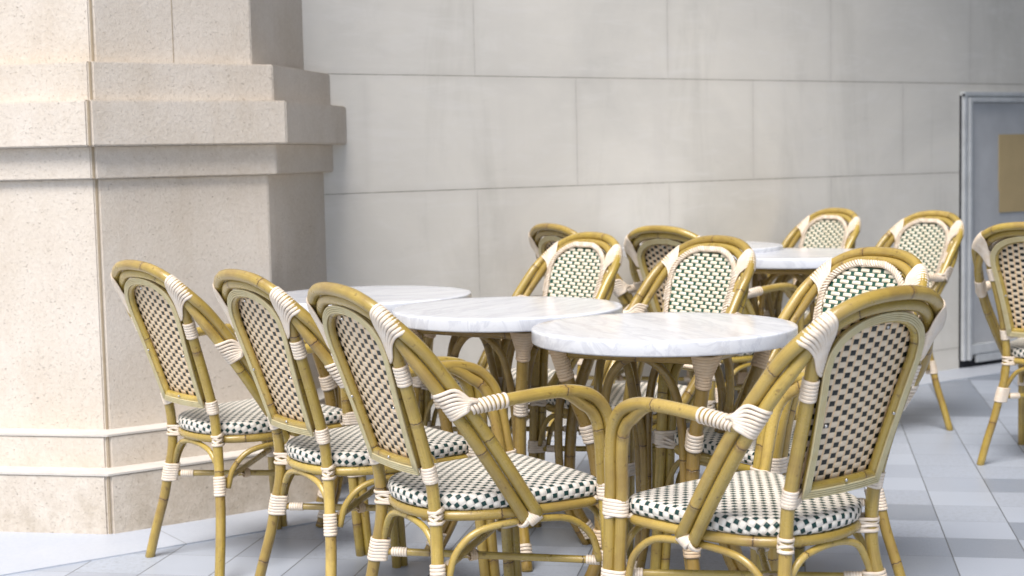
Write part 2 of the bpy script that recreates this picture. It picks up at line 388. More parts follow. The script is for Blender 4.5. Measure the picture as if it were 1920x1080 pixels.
def empty(name, loc=(0, 0, 0), rz=0.0):
    o = bpy.data.objects.new(name, None); C.objects.link(o); o.location = loc; o.rotation_euler = (0, 0, rz)
    o.empty_display_size = 0.1; return o
def tag(o, label=None, cat=None, group=None, kind=None):
    for k, v in (('label', label), ('category', cat), ('group', group), ('kind', kind)):
        if v: o[k] = v
    return o
def at(path, z=None, frac=None):
    """point and tangent on a polyline at a given height or fraction"""
    if z is not None:
        for a, b in zip(path, path[1:]):
            if (a.z - z) * (b.z - z) <= 0 and a.z != b.z:
                t = (z - a.z) / (b.z - a.z); return a.lerp(b, t), (b - a).normalized()
        e = min(range(len(path)), key=lambda i: abs(path[i].z - z)); return path[e], (path[min(e + 1, len(path) - 1)] - path[max(e - 1, 0)]).normalized()
    i = min(int(frac * (len(path) - 1)), len(path) - 2); t = frac * (len(path) - 1) - i
    return path[i].lerp(path[i + 1], t), (path[i + 1] - path[i]).normalized()

# ================================================================= the setting
# ground: one big sheet of paving, rows along A
g = MB(); vs = [g.bm.verts.new(p) for p in ((-60, -60, 0), (60, -60, 0), (60, 60, 0), (-60, 60, 0))]; g.bm.faces.new(vs)
ground = g.build('ground', PAVE); ground.rotation_euler = (0, 0, math.atan2(T.y, T.x)); 
tag(ground, kind='structure')
RZW = math.atan2(U.y, U.x)
# pale border course between the paving and the building
g = MB(); g.box(-30, 40, 4.500, VW + 0.5, -0.05, 0.004); g.build('pavement_border', BORD).rotation_euler = (0, 0, RZW)
# (trimmed beyond the pillar, where the paving runs on to the wall)
bo = C.objects['pavement_border']; bpy.data.meshes.remove(bo.data)
g = MB()
g.prism([(-3.0, 4.500), (2.66, 4.500), (3.32, 5.16), (14, 5.16), (14, VW + 0.2), (-3.0, VW + 0.2)], -0.05, 0.004)
bo = g.build('pavement_border', BORD); bo.rotation_euler = (0, 0, RZW); tag(bo, kind='structure')

wl = MB(); wl.box(-6, 16, VW, VW + 0.4, -0.05, 7.0)
wall = wl.build('stone_wall', WALL); wall.rotation_euler = (0, 0, RZW)
tag(wall, 'long pale wall of large smooth stone blocks behind the chairs and tables', 'wall')

# ---- unseen upright slab, added on the right to block light from the wall
bl = MB(); bl.box(7.95, 8.6, -14, VW - 0.002, -0.05, 9.0); sb_ = bl.build('side_blocker', BLOCKER); sb_.rotation_euler = (0, 0, RZW)
cn = MB(); cn.box(3.75, 7.952, -7, 4.6, 6.0, 6.2); cn_ = cn.build('overhead_blocker', BLOCKER, sb_)  # unseen slab overhead, added to shade the right end of the wall
tag(sb_, 'unseen grey light blocker, added at right angles to the pale wall, with a slab overhead', 'light blocker')
# ---- pillar
PB = Vector((1.72, 4.959, 0)); pb = U * PB.x + V * PB.y
pillar = tag(empty('stone_pillar', pb, RZW), 'angled beige rendered stone pillar with stepped mouldings and plinth, at the left of the wall', 'pillar')
H7 = 1 / math.sqrt(2)
def layer(name, z0, z1, vf, c, a, bev=0.004):
    ua = a / H7 - vf; t = 0.008
    arr = Vector((ua, vf)); pl = arr + Vector((-H7, H7)) * t; pr = arr + Vector((1, 0)) * t
    inn = arr + Vector((0.38, 0.92)) * 0.014
    pts = [pl, inn, pr, Vector((vf + c, vf)), Vector((VW + 0.1 + c, VW + 0.1)), Vector((a / H7 - (VW + 0.1), VW + 0.1))]
    m = MB(); m.prism([(p.x - PB.x, p.y - PB.y) for p in pts], z0, z1)
    bmesh.ops.recalc_face_normals(m.bm, faces=m.bm.faces)
    es = [e for e in m.bm.edges if abs(e.verts[0].co.z - e.verts[1].co.z) < 1e-6 or True]
    bmesh.ops.bevel(m.bm, geom=es, offset=bev, segments=2, affect='EDGES')
    for f in m.bm.faces: f.smooth = False
    o = m.build(name, STONE, pillar)
    if name == 'plinth':
        k_ = MB(); e = 0.0025; q = [pl + Vector((-e, -e)), arr + Vector((0, -e)), Vector((vf + c + e * 0.5, vf - e)), Vector((VW + 0.1 + c + e, VW + 0.1)), Vector((a / H7 - (VW + 0.1) - e, VW + 0.1))]
        k_.prism([(p.x - PB.x, p.y - PB.y) for p in q], z1 - 0.003, z1 + 0.004); k_.build('ledge', LEDGE, o, recalc=True)
    j = MB(); q = [pl + Vector((0.0035, 0.003)), arr + Vector((0.0015, 0.0045)), pr + Vector((-0.001, 0.004)), inn + Vector((0.002, 0.006))]
    j.prism([(p.x - PB.x, p.y - PB.y) for p in q], z0 + 0.002, z1 - 0.002); j.build('corner_joint', GROOVE, o, recalc=True)
    return o
layer('plinth', -0.02, 0.200, 4.770, -2.345, 4.540, 0.006)
layer('plinth', 0.19, 0.312, 4.865, -2.480, 4.633, 0.006)
layer('shaft', 0.30, 1.162, 4.959, -2.615, 4.723)
layer('moulding', 1.160, 1.270, 4.940, -2.570, 4.700)
layer('moulding', 1.268, 1.420, 4.902, -2.505, 4.658, 0.005)
layer('moulding', 1.418, 1.548, 4.945, -2.574, 4.707)
up = layer('shaft', 1.545, 6.5, 5.006, -2.686, 4.773)
j = MB(); j.box(2.0265 - PB.x, 2.0295 - PB.x, 5.0052 - PB.y, 5.02 - PB.y, 1.549, 6.4); j.build('block_joint', GROOVE, up)
g = MB()

# ---- door
D0 = 6.652; dz = 0.045; dt = 1.504; DW = 1.02
door = tag(empty('metal_door', U * D0 + V * VW, RZW), 'low grey painted metal door in a raised frame, set in the pale wall', 'door')
f = MB()
def ring_frame(m, o, wd, y0, y1, bev=0.003):
    m.box(o, o + wd, y0, y1, dz, dt - o, bev); m.box(DW - o - wd, DW - o, y0, y1, dz, dt - o, bev)
    m.box(o + wd, DW - o - wd, y0, y1, dt - o - wd, dt - o, bev)
ring_frame(f, 0.0, 0.022, -0.030, 0.01); ring_frame(f, 0.034, 0.022, -0.040, 0.01); ring_frame(f, 0.020, 0.016, -0.018, 0.01, 0)
f.build('door_frame', FRAMEP, door)
f = MB(); f.box(0.057, DW - 0.057, -0.012, 0.008, dz + 0.02, dt - 0.057, 0.002); pan = f.build('door_leaf', PANELP, door)
f = MB(); f.box(0.057, DW - 0.057, -0.034, -0.0125, dz + 0.03, dz + 0.085, 0.004); f.build('kick_rail', FRAMEP, pan)
f = MB(); f.box(0.11, DW - 0.057, -0.030, -0.0125, dz - 0.018, dz + 0.028, 0.003); f.build('bottom_rail', FRAMEP, pan)
f = MB(); f.box(-0.004, DW, -0.006, 0.006, 0.0045, dz + 0.005); f.build('threshold_gap', BLACK, door)
f = MB(); f.box(-0.007, -0.0005, -0.008, 0.002, 0.05, dt - 0.02); f.build('side_gap', BLACK, door)
f = MB(); f.box(-0.010, 0.000, -0.032, -0.020, dt - 0.026, dt - 0.012, 0.003); f.build('hinge_pin', BLACK, door)
f = MB(); f.box(0, 0.52, -0.004, 0.0, 0.122, 0.43, 0.001); f.box(0.003, 0.52, -0.0065, -0.0042, 0, 0.124, 0.0008)
cb = f.build('cardboard_sheet', CARD); cb.location = U * (D0 + 0.303) + V * (VW - 0.0135) + Vector((0, 0, 0.842)); cb.rotation_euler = (0, 0, RZW)
tag(cb, 'brown cardboard sheet taped flat on the grey door', 'cardboard')

# ================================================================= chairs
def sym(p, s): return Vector((p[0] * s, p[1], p[2]))
HY = lambda z: 0.018 - (z - 0.385) * 0.715
CX = [(0.214, 0.385), (0.229, 0.49), (0.239, 0.60), (0.235, 0.70), (0.217, 0.785), (0.188, 0.842), (0.149, 0.875), (0.101, 0.895), (0.051, 0.903), (0.0, 0.905)]
half = [Vector((x, HY(z), z)) for x, z in CX]
centre = catmull([Vector((-p.x, p.y, p.z)) for p in half] + half[-2::-1], 6)          # sitter's left foot -> apex -> right foot
PN = Vector((0, 1.0, 0.715)).normalized()                                             # normal of the hoop's plane (up-forward)
def hoop_dir(p, t):
    """direction from the inner towards the outer cane: outwards over the top, turning to the front down the sides"""
    n = PN.cross(t).normalized()
    if n.dot(p - Vector((0, HY(0.6), 0.6))) < 0: n = -n
    k = min(1, max(0, (0.885 - p.z) / 0.16)); k = k * k * (3 - 2 * k) * 0.80
    n = n * (1 - k) + PN * k; n = n - t * n.dot(t)
    return n.normalized()
def offs(path, d):
    out = []
    for i, p in enumerate(path):
        t = (path[min(i + 1, len(path) - 1)] - path[max(i - 1, 0)]).normalized()
        out.append(p + hoop_dir(p, t) * d)
    return out
HOUT, HIN = offs(centre, 0.0150), offs(centre, -0.0145)
def side(path, s):                                                                   # half of a hoop, foot first
    n = len(path) // 2 + 1; return path[:n] if s < 0 else path[::-1][:n]

def PP(x, q, d=0.0):
    """point on the back panel: x across, q up the incline, d towards the rear"""
    bow = 0.010 * (1 - (x / 0.15) ** 2)
    n = Vector((0, -0.951, -0.31)); return Vector((x, -0.203 - 0.31 * q, 0.502 + 0.951 * q)) + n * (d + bow)
OUTL = [(0.1215, 0.0), (0.128, 0.10), (0.140, 0.20), (0.1520, 0.285)]
ARCH = [(0.1520, 0.285), (0.1480, 0.325), (0.1265, 0.361), (0.088, 0.387), (0.045, 0.400), (0.0, 0.404)]
def outline(o):
    a = [Vector((x - o, q + o * (0.0 if i else 1.0))) for i, (x, q) in enumerate(OUTL)]
    arch = catmull([Vector((x, q, 0)) for x, q in ARCH] + [Vector((-x, q, 0)) for x, q in ARCH[-2::-1]], 5)
    ar = []
    for i, p in enumerate(arch):
        t = (arch[min(i + 1, len(arch) - 1)] - arch[max(i - 1, 0)]).normalized(); n = Vector((t.y, -t.x, 0))
        if n.y > 0: n = -n
        ar.append(Vector((p.x, p.y)) + Vector((n.x, n.y)) * o)
    lim = OUTL[-1][0] - o
    ar = [p for p in ar if abs(p.x) <= lim + 1e-4]
    R = []
    for p, q in zip(a, a[1:]):
        for k in range(4): R.append(p.lerp(q, k / 4))
    top = Vector((lim, ar[0].y - 0.004))
    R = [p for p in R if p.y < ar[0].y - 0.01]
    L = [Vector((-p.x, p.y)) for p in R[::-1]]
    return R + ar + L
def halfw(q, o):
    best = 0
    pts = outline(o)
    for a, b in zip(pts, pts[1:]):
        if (a.y - q) * (b.y - q) <= 0 and a.y != b.y:
            t = (q - a.y) / (b.y - a.y); best = max(best, a.x + (b.x - a.x) * t)
    return best

SEATO = [(0.0, 0.234), (0.10, 0.233), (0.175, 0.227), (0.208, 0.206), (0.217, 0.165), (0.211, 0.07), (0.199, -0.03), (0.176, -0.107), (0.133, -0.168), (0.068, -0.201), (0.0, -0.210)]
def seat_outline(n=5):
    full = [Vector((x, y, 0)) for x, y in SEATO] + [Vector((-x, y, 0)) for x, y in SEATO[-2:0:-1]]
    return catmull(full, n, closed=True)

def make_chair():
    root = empty('armchair')
    ro = 0.0148
    for s in (-1, 1): pass
    # ---- hoops of the back
    for nm, path in (('outer', HOUT), ('inner', HIN)):
        m = MB(); m.tube(path, 0.0150 if nm == 'outer' else 0.0142, 12, voff=0.13 if nm == 'outer' else 0.05)
        h = m.build('back_hoop', CANE, root)
        if nm == 'outer': hoop = h
    # ---- rear legs running up as the posts of the back
    posts = {}
    for s in (-1, 1):
        pts = [(0.214, -0.243, 0.0), (0.196, -0.226, 0.09), (0.172, -0.207, 0.19), (0.156, -0.198, 0.27), (0.141, -0.190, 0.34), (0.136, -0.190, 0.41), (0.137, -0.199, 0.49), (0.143, -0.229, 0.60), (0.154, -0.262, 0.70), (0.169, -0.298, 0.808)]
        path = catmull([sym(p, s) for p in pts], 4); posts[s] = path
        m = MB(); m.tube(path, 0.0146, 12); leg = m.build('leg', CANE, root)
        # bindings on this leg
        hs = side(centre, s)
        m = MB()
        for i in range(10):                                   # fan from the hoop to the post
            f_ = i / 9
            idx = 1.0 - (0.340 + 0.0140 * i)
            c0, t0 = at(hs, frac=idx)
            pz = 0.818 - 0.0070 * i; pc, tp = at(path, z=min(pz, 0.798)); pc = pc + tp * max(0, pz - 0.798)
            n_ = (t0 * (1 if t0.z > 0 else -1)) * (1 - 0.55 * f_) + tp * (0.2 + 0.6 * f_)
            out = offs_pt(hs, idx, 0.0150, s); inn = offs_pt(hs, idx, -0.0148, s)
            cord_loop(m, [(out, 0.0150), (inn, 0.0142), (pc, 0.0146)], n_, 0.0040, 30, 6, 1.1)
        for i in range(6):
            pc, tp = at(path, z=0.752 - 0.0075 * i); cord_loop(m, [(pc, 0.0150)], tp, 0.0040, 18, 6)
        m.build('cord_binding', CORD, leg)
        m = MB()
        for i in range(5):
            pc, tp = at(path, z=0.515 - 0.0070 * i); cord_loop(m, [(pc, 0.0146)], tp, 0.0038, 18, 6)
        for i in range(3):
            pc, tp = at(path, z=0.497 - 0.007 * i); cord_loop(m, [(pc, 0.0146), (pc + Vector((-0.040 * s, 0.004, 0.012)), 0.007)], tp, 0.0034, 20, 6)
        m.build('cord_binding', CORD, leg)
        m = MB(); rq = Vector((0.118 * s, -0.170, 0.398))    # ring binding with a crossed knot
        for i, (tl, zz) in enumerate(((0.55, 0.405), (-0.55, 0.398), (0.5, 0.392), (-0.5, 0.412), (0.0, 0.388), (0.0, 0.414))):
            pc, tp = at(path, z=zz); cord_loop(m, [(pc, 0.0150), (rq + Vector((0, 0, zz - 0.400)), 0.0118)], tp + Vector((tl * 0.6, tl, 0)) , 0.0036, 22, 6)
        m.build('cord_binding', CORD, leg)
        m = MB()
        for i in range(7):
            pc, tp = at(path, z=0.292 - 0.0078 * i); ex = pc + Vector((-0.016 * s, 0.016, 0.0))
            cord_loop(m, [(pc, 0.0150), (ex, 0.008)], tp + Vector((0, 0, 0.4)), 0.0040, 22, 6)
        m.build('cord_binding', CORD, leg)
    # ---- front legs (two canes each) and the arms that bend into them
    for s in (-1, 1):
        lp = catmull([sym(p, s) for p in ((0.2375, 0.231, 0.43), (0.2385, 0.236, 0.33), (0.242, 0.243, 0.18), (0.247, 0.256, 0.0))], 5)
        lp2 = [p + Vector((-0.008 * s, -0.0262, 0)) for p in lp]
        m = MB(); m.tube(lp, 0.0148, 12, voff=0.7); m.tube(lp2, 0.0138, 12, voff=0.9); leg = m.build('leg', CANE, root)
        ap = catmull([sym(p, s) for p in ((0.247, -0.178, 0.657), (0.256, -0.09, 0.668), (0.263, 0.02, 0.676), (0.265, 0.10, 0.674), (0.262, 0.160, 0.655), (0.256, 0.198, 0.612), (0.249, 0.215, 0.55), (0.241, 0.224, 0.48), (0.2375, 0.231, 0.43))], 6)
        ap2 = []; i0 = int(len(ap) * 0.30)
        for i in range(i0, len(ap)):
            t = (ap[min(i + 1, len(ap) - 1)] - ap[i - 1]).normalized(); n = t.cross(Vector((s, 0, 0))).normalized() * s
            n = Vector((0, t.z, -t.y)).normalized()
            k = min(1, (i - i0) / 9.0); k = k * k * (3 - 2 * k); ap2.append(ap[i] + n * (0.0272 * k) + Vector((-0.008 * s * k, 0, 0)))
        m = MB(); m.tube(ap, 0.0150, 12, voff=0.37); m.tube(ap2, 0.0138, 12, voff=0.08); arm = m.build('armrest', CANE, root)
        hs = side(centre, s); hso = {z: 0 for z in ()}
        m = MB()
        ja, _ = at(ap, frac=0.03)
        for i in range(8):                                   # wide wrap of hoop and arm end
            f_ = i / 7; k = 0.652 + 0.0074 * i
            c0, t0 = at(hs, z=k); fr = frac_at(hs, k)
            o_, n_ = offs_pt(hs, fr, 0.0150, s), offs_pt(hs, fr, -0.0148, s)
            pa, ta = at(ap, frac=0.008 + 0.034 * f_)
            tdir = t0 * (1 if t0.z > 0 else -1)
            cord_loop(m, [(o_, 0.0150), (n_, 0.0142), (pa, 0.0150)], tdir + Vector((0, 0.34 * f_, 0.1)), 0.0040, 28, 6, 1.1)
        for i in range(9):
            pa, ta = at(ap, frac=0.030 + 0.0142 * i); cord_loop(m, [(pa, 0.0150)], ta + Vector((0, 0, 0.55 - 0.07 * i)), 0.0038, 18, 6)
        m.build('cord_binding', CORD, arm)
        m = MB()
        rp = Vector((0.206 * s, 0.205, 0.402))
        for i in range(5):
            zz = 0.443 - 0.0078 * i; pc, tp = at(lp, z=min(zz, 0.429)); pc = Vector((pc.x, pc.y, zz))
            cord_loop(m, [(pc, 0.0152), (pc + Vector((-0.008 * s, -0.0262, 0)), 0.014)], tp, 0.0042, 26, 6)
        for i in range(3):
            pc, tp = at(lp, z=0.418); pc = pc + Vector((0, 0, 0.008 * i - 0.006))
            cord_loop(m, [(pc, 0.0152), (rp + Vector((0, 0, 0.004 * i)), 0.0118)], Vector((0.3 * s, -0.4 * (i - 1), 1)), 0.0040, 26, 6)
        m.build('cord_binding', CORD, leg)
        m = MB()
        for i in range(5):
            pc, tp = at(lp, z=0.282 - 0.0078 * i)
            cord_loop(m, [(pc, 0.0150), (pc + Vector((-0.008 * s, -0.0262, 0)), 0.014)], tp, 0.0040, 26, 6)
        m.build('cord_binding', CORD, leg)
        # foot of the hoop, lashed to the seat frame
        m = MB(); fo, fi = side(HOUT, s)[0], side(HIN, s)[0]; fo2, fi2 = side(HOUT, s)[3], side(HIN, s)[3]
        rr = Vector((0.196 * s, 0.02, 0.400))
        for i in range(6):
            d = Vector((0, 0.0070 * (i - 2.5), 0.0040 * (i - 2.5)))
            cord_loop(m, [(fo + d * 0.6 + Vector((0, 0, 0.004)), 0.0150), (fi + d * 0.6 + Vector((0, 0, 0.004)), 0.0142), (rr + d, 0.0120)], Vector((0.25 * s, 0.78, 0.60)), 0.0042, 28, 6)
        for i in range(2):
            d = Vector((0, -0.006 * i, 0))
            cord_loop(m, [(fi + d, 0.0142), (rr + Vector((0, -0.016, -0.002)) + d, 0.0120)], Vector((0.1 * s, 0.75, -0.65)), 0.0042, 24, 6)
        m.build('cord_binding', CORD, hoop)
    # ---- seat frame
    so = seat_outline(5)
    ring = [Vector((p.x * 0.955, p.y * 0.955 + 0.002, 0.399)) for p in so]
    m = MB(); m.tube(ring, 0.0122, 10, closed=True); m.build('seat_frame', CANE, root)
    # ---- woven seat
    m = MB(); prof = [(0.0, 0.448 + 0.010)] + [(r, 0.448 + 0.010 * (1 - r ** 2)) for r in (0.15, 0.3, 0.45, 0.6, 0.72, 0.82, 0.90)]
    rings = []
    N = len(so)
    nrm = [(so[(i + 1) % N] - so[i - 1]).cross(Vector((0, 0, 1))).normalized() for i in range(N)]
    if nrm[0].y < 0: nrm = [-v for v in nrm]
    def mk(fn): return [m.bm.verts.new(fn(i)) for i in range(N)]
    rr_, uvs = [], []
    for r, z in prof[1:]:
        rr_.append(mk(lambda i: (so[i].x * r, so[i].y * r, z))); uvs.append([(so[i].x * r, so[i].y * r) for i in range(N)])
    last = prof[-1][0]; lz = prof[-1][1]; arc = 0; prev = None
    for inset, z in ((0.010, lz - 0.0015), (0.004, lz - 0.0050), (0.001, lz - 0.010), (0.0, lz - 0.017), (0.001, lz - 0.027), (0.003, lz - 0.034), (0.010, lz - 0.038), (0.03, lz - 0.039)):
        rr_.append(mk(lambda i: tuple(Vector((so[i].x, so[i].y, z)) - nrm[i] * inset)))
        p = Vector((inset, z))
        if prev is None: arc = 0
        else: arc += (p - prev).length
        prev = p
        uvs.append([((so[i] - nrm[i] * 0.010 + nrm[i] * arc).x, (so[i] - nrm[i] * 0.010 + nrm[i] * arc).y) for i in range(N)])
    cvt = m.bm.verts.new((0, 0, prof[0][1]))
    for i in range(N):
        j = (i + 1) % N; m.face([cvt, rr_[0][i], rr_[0][j]], [(0, 0), uvs[0][i], uvs[0][j]])
    for a, b, ua, ub in zip(rr_, rr_[1:], uvs, uvs[1:]):
        for i in range(N):
            j = (i + 1) % N; m.face([a[i], b[i], b[j], a[j]], [ua[i], ub[i], ub[j], ua[j]])
    m.face(rr_[-1], uvs[-1])
    m.build('seat', SEATW, root, recalc=True)
    # ---- braces: bent canes under the seat
    m = MB()
    m.tube(catmull([(-0.146, -0.186, 0.270), (-0.128, -0.186, 0.315), (-0.085, -0.190, 0.365), (0.0, -0.196, 0.382), (0.085, -0.190, 0.365), (0.128, -0.186, 0.315), (0.146, -0.186, 0.270)], 6), 0.0082, 9)
    m.build('brace', CANE, root)
    m = MB(); m.tube(catmull([(-0.222, 0.226, 0.270), (-0.205, 0.222, 0.330), (-0.150, 0.218, 0.376), (0, 0.222, 0.384), (0.150, 0.218, 0.376), (0.205, 0.222, 0.330), (0.222, 0.226, 0.270)], 6), 0.0082, 9)
    m.build('brace', CANE, root)
    for s in (-1, 1):
        m = MB(); m.tube(catmull([sym(p, s) for p in ((0.160, -0.172, 0.262), (0.165, -0.155, 0.318), (0.178, -0.110, 0.362), (0.193, -0.03, 0.377), (0.205, 0.06, 0.377), (0.214, 0.125, 0.366), (0.224, 0.172, 0.325), (0.2255, 0.192, 0.262))], 6), 0.0084, 9)
        m.build('brace', CANE, root)
    # ---- crossed stretchers, lashed in the middle
    pa, pb_ = Vector((-0.150, -0.185, 0.262)), Vector((0.222, 0.212, 0.258)); pc_, pd = Vector((0.150, -0.185, 0.270)), Vector((-0.222, 0.212, 0.268))
    m = MB(); m.tube([pa.lerp(pb_, t / 8) for t in range(9)], 0.0092, 10, voff=0.2); st = m.build('stretcher', CANE, root)
    m = MB(); m.tube([pc_.lerp(pd, t / 8) + Vector((0, 0, 0.009)) for t in range(9)], 0.0092, 10, voff=0.33); st2 = m.build('stretcher', CANE, root)
    m = MB(); ce = pa.lerp(pb_, 0.404); d1 = (pb_ - pa).normalized(); d2 = (pd - pc_).normalized()
    for s in (-1, 1):
        for i in range(3):
            dd = (d1 + d2 * s).normalized(); o2 = dd.cross(Vector((0, 0, 1))) * (0.006 * (i - 1))
            cord_loop(m, [(ce + o2 + dd * 0.010, 0.0095), (ce + o2 - dd * 0.010 + Vector((0, 0, 0.013)), 0.0095)], dd.cross(Vector((0, 0, 1))), 0.0034, 22, 6)
    m.build('cord_binding', CORDT, st)
    for path, o_ in (((pa, pb_), st), ((pc_ + Vector((0, 0, .009)), pd + Vector((0, 0, .009))), st2)):
        m = MB(); d = (path[1] - path[0]).normalized()
        for k in range(6): cord_loop(m, [(path[0] + d * (0.028 + 0.0065 * k), 0.0092)], d, 0.0033, 16, 5)
        m.build('cord_binding', CORD, o_); m = MB()
        for k in range(5): cord_loop(m, [(path[1] - d * (0.016 + 0.0065 * k), 0.0092)], d, 0.0033, 16, 5)
        m.build('cord_binding', CORD, o_)
    # ---- woven back
    m = MB(); ol = outline(0.010); N = len(ol); cvt = m.bm.verts.new(PP(0, 0.17, -0.005))
    qs = [0.0045 + 0.0125 * k for k in range(32)]; rows = []
    for q in qs:
        hw = halfw(q, 0.004)
        if hw <= 0.004: break
        rows.append([(x * hw, q) for x in [i / 6 - 1 for i in range(13)]])
    def sheet(m, rows, d, flip=False):
        vv = [[m.bm.verts.new(PP(x, q, d)) for x, q in r] for r in rows]
        for a, b, ra, rb in zip(vv, vv[1:], rows, rows[1:]):
            for i in range(len(a) - 1):
                f4 = [a[i], a[i + 1], b[i + 1], b[i]]; u4 = [ra[i], ra[i + 1], rb[i + 1], rb[i]]
                m.face(f4 if flip else f4[::-1], u4 if flip else u4[::-1])
    m.bm.verts.remove(cvt); sheet(m, rows, -0.0090, True)
    back = m.build('back_panel', REARW, root)
    m = MB(); sheet(m, rows, -0.0125); m.build('green_strands', GREEN, back)
    m = MB(); PXX, PYY = 0.045, 0.0124
    for k in range(0, 32):
        q = 0.024 + PYY * k; hw = halfw(q, 0.0045)
        if q > 0.394 or hw < 0.006: continue
        for j in range(-6, 7):
            xc = (j + (0.5 if k % 2 else 0.0)) * PXX; x0, x1 = max(xc - 0.0165, -hw), min(xc + 0.0165, hw)
            if x1 - x0 < 0.005: continue
            gx = [0, 0.08, 0.25, 0.5, 0.75, 0.92, 1]; gy = [-1, -0.62, -0.08, 0.0, 0.08, 0.62, 1]
            hxs = [0, 0.62, 0.93, 1.0, 0.93, 0.62, 0]; hys = [0.0, 0.75, 1.0, 0.80, 1.0, 0.75, 0.0]
            V_ = [[m.bm.verts.new(PP(x0 + (x1 - x0) * gx[a], q + gy[b] * 0.0059 * (0.80 + 0.2 * hxs[a]), -0.0122 - 0.0046 * hxs[a] * hys[b])) for b in range(7)] for a in range(7)]
            for a in range(6):
                for b in range(6): m.face([V_[a][b], V_[a + 1][b], V_[a + 1][b + 1], V_[a][b + 1]], [(0.25, 0)] * 4)
    m.build('cream_strands', PADM, back, recalc=False)
    # braid round the front of the back
    m = MB(); bo_ = outline(-0.0030); L = [PP(p.x, min(p.y, 0.403), -0.0185) for p in bo_]
    L = resample(L, 0.0034)
    for ph in (0, 1, 2):
        P = []
        for i, p in enumerate(L):
            t = (L[min(i + 1, len(L) - 1)] - L[max(i - 1, 0)]).normalized(); nn = Vector((0, 0.951, 0.31)); bb = t.cross(nn)
            a = i / 8.5 * 2 * pi + ph * 2 * pi / 3; P.append(p + nn * (0.0036 * math.cos(a) + 0.001) + bb * 0.0075 * math.sin(a))
        m.tube(P, 0.0038, 5)
    m.tube(resample([PP(x, 0.010, -0.0160) for x in (-0.122, -0.06, 0, 0.06, 0.122)], 0.01), 0.0065, 6)
    m.build('braid', CORD, back)
    # rear trim: split canes laid side by side, then the inner cane of the frame
    m = MB()
    for i in range(4):
        o_ = 0.0024 + 0.0048 * i; pl_ = outline(o_); m.tube([PP(p.x, p.y, 0.0135 - 0.0003 * i) for p in pl_], 0.0029, 6)
        m.tube(resample([PP(x, 0.0024 + 0.0048 * i, 0.0135 - 0.0003 * i) for x in (-0.119, -0.06, 0, 0.06, 0.119)], 0.012), 0.0027, 6)
    m.build('trim', TRIM, back)
    m = MB(); pl_ = outline(0.0180); lp_ = [PP(p.x, p.y, 0.0015) for p in pl_]; m.tube(lp_, 0.0098, 12)
    m.tube(resample([PP(x, 0.0200, 0.0020) for x in (-0.105, -0.05, 0, 0.05, 0.105)], 0.012), 0.0105, 12)
    inner = m.build('inner_frame', CANE, back)
    for p in (PP(-0.1075, 0.165, 0.0120), PP(0.1075, 0.165, 0.0120), PP(0.0, 0.029, 0.0120), PP(0, 0.372, 0.0120)):
        m = MB(); m.tube([p, p + Vector((0, -0.951, -0.31)) * 0.003], 0.0036, 10); m.build('screw', STEEL, inner)
    return root

def offs_pt(hs, fr, d, s):
    p, t = at(hs, frac=fr); return p + hoop_dir(p, t) * d
def frac_at(path, z):
    for i, (a, b) in enumerate(zip(path, path[1:])):
        if (a.z - z) * (b.z - z) <= 0 and a.z != b.z: return (i + (z - a.z) / (b.z - a.z)) / (len(path) - 1)
    return 0.5
def resample(path, step):
    path = [Vector(p) for p in path]; out = [path[0]]; acc = 0; 
    for a, b in zip(path, path[1:]):
        L = (b - a).length; d = step - acc
        while d <= L:
            out.append(a.lerp(b, d / L)); d += step
        acc = L - (d - step)
    if (out[-1] - path[-1]).length > step * 0.4: out.append(path[-1])
    return out

def copy_tree(o, parent=None):
    c = o.copy(); C.objects.link(c)
    if parent is not None: c.parent = parent
    for ch in list(o.children): copy_tree(ch, c)
    return c

proto = make_chair()
CH = [
 (-0.810, 4.586, 40.3, 'cane armchair seen from behind, leftmost in the photo, nearest the beige pillar'),
 (-0.409, 4.084, 35.2, 'cane armchair seen from behind, middle one of the three in the left row'),
 (-0.091, 3.564, 31.1, 'cane armchair seen from behind, near end of the left row, its whole arm showing'),
 (0.538, 3.276, 128.1, 'cane armchair closest to the camera, seen from behind at right of the nearest table'),
 (0.720, 4.029, 210.5, 'cane armchair facing us, partly hidden by the back of the closest chair'),
 (0.390, 4.800, 214.0, 'cane armchair facing us, its back just behind the top of the closest table'),
 (-0.004, 5.208, 214.5, 'cane armchair facing us behind the right end of the second marble table'),
 (0.464, 6.395, 31.9, 'cane armchair by the wall seen from behind, mostly hidden, leftmost in the far group'),
 (0.823, 6.060, 45.0, 'cane armchair by the wall seen from behind, second from left in the far group'),
 (1.235, 7.050, 207.5, 'small distant cane armchair facing us behind the far marble table'),
 (1.546, 6.492, 207.4, 'distant cane armchair facing us in front of the wall, just left of the grey door'),
 (2.085, 5.737, 50.1, 'cane armchair seen from behind before the grey door, cut by the right edge'),
]
for i, (x, y, hd, lab) in enumerate(CH):
    o = proto if i == 0 else copy_tree(proto)
    o.location = (x, y, 0); o.rotation_euler = (0, 0, math.radians(hd - 90))
    tag(o, lab, 'chair', 'woven cane armchairs round the marble tables')

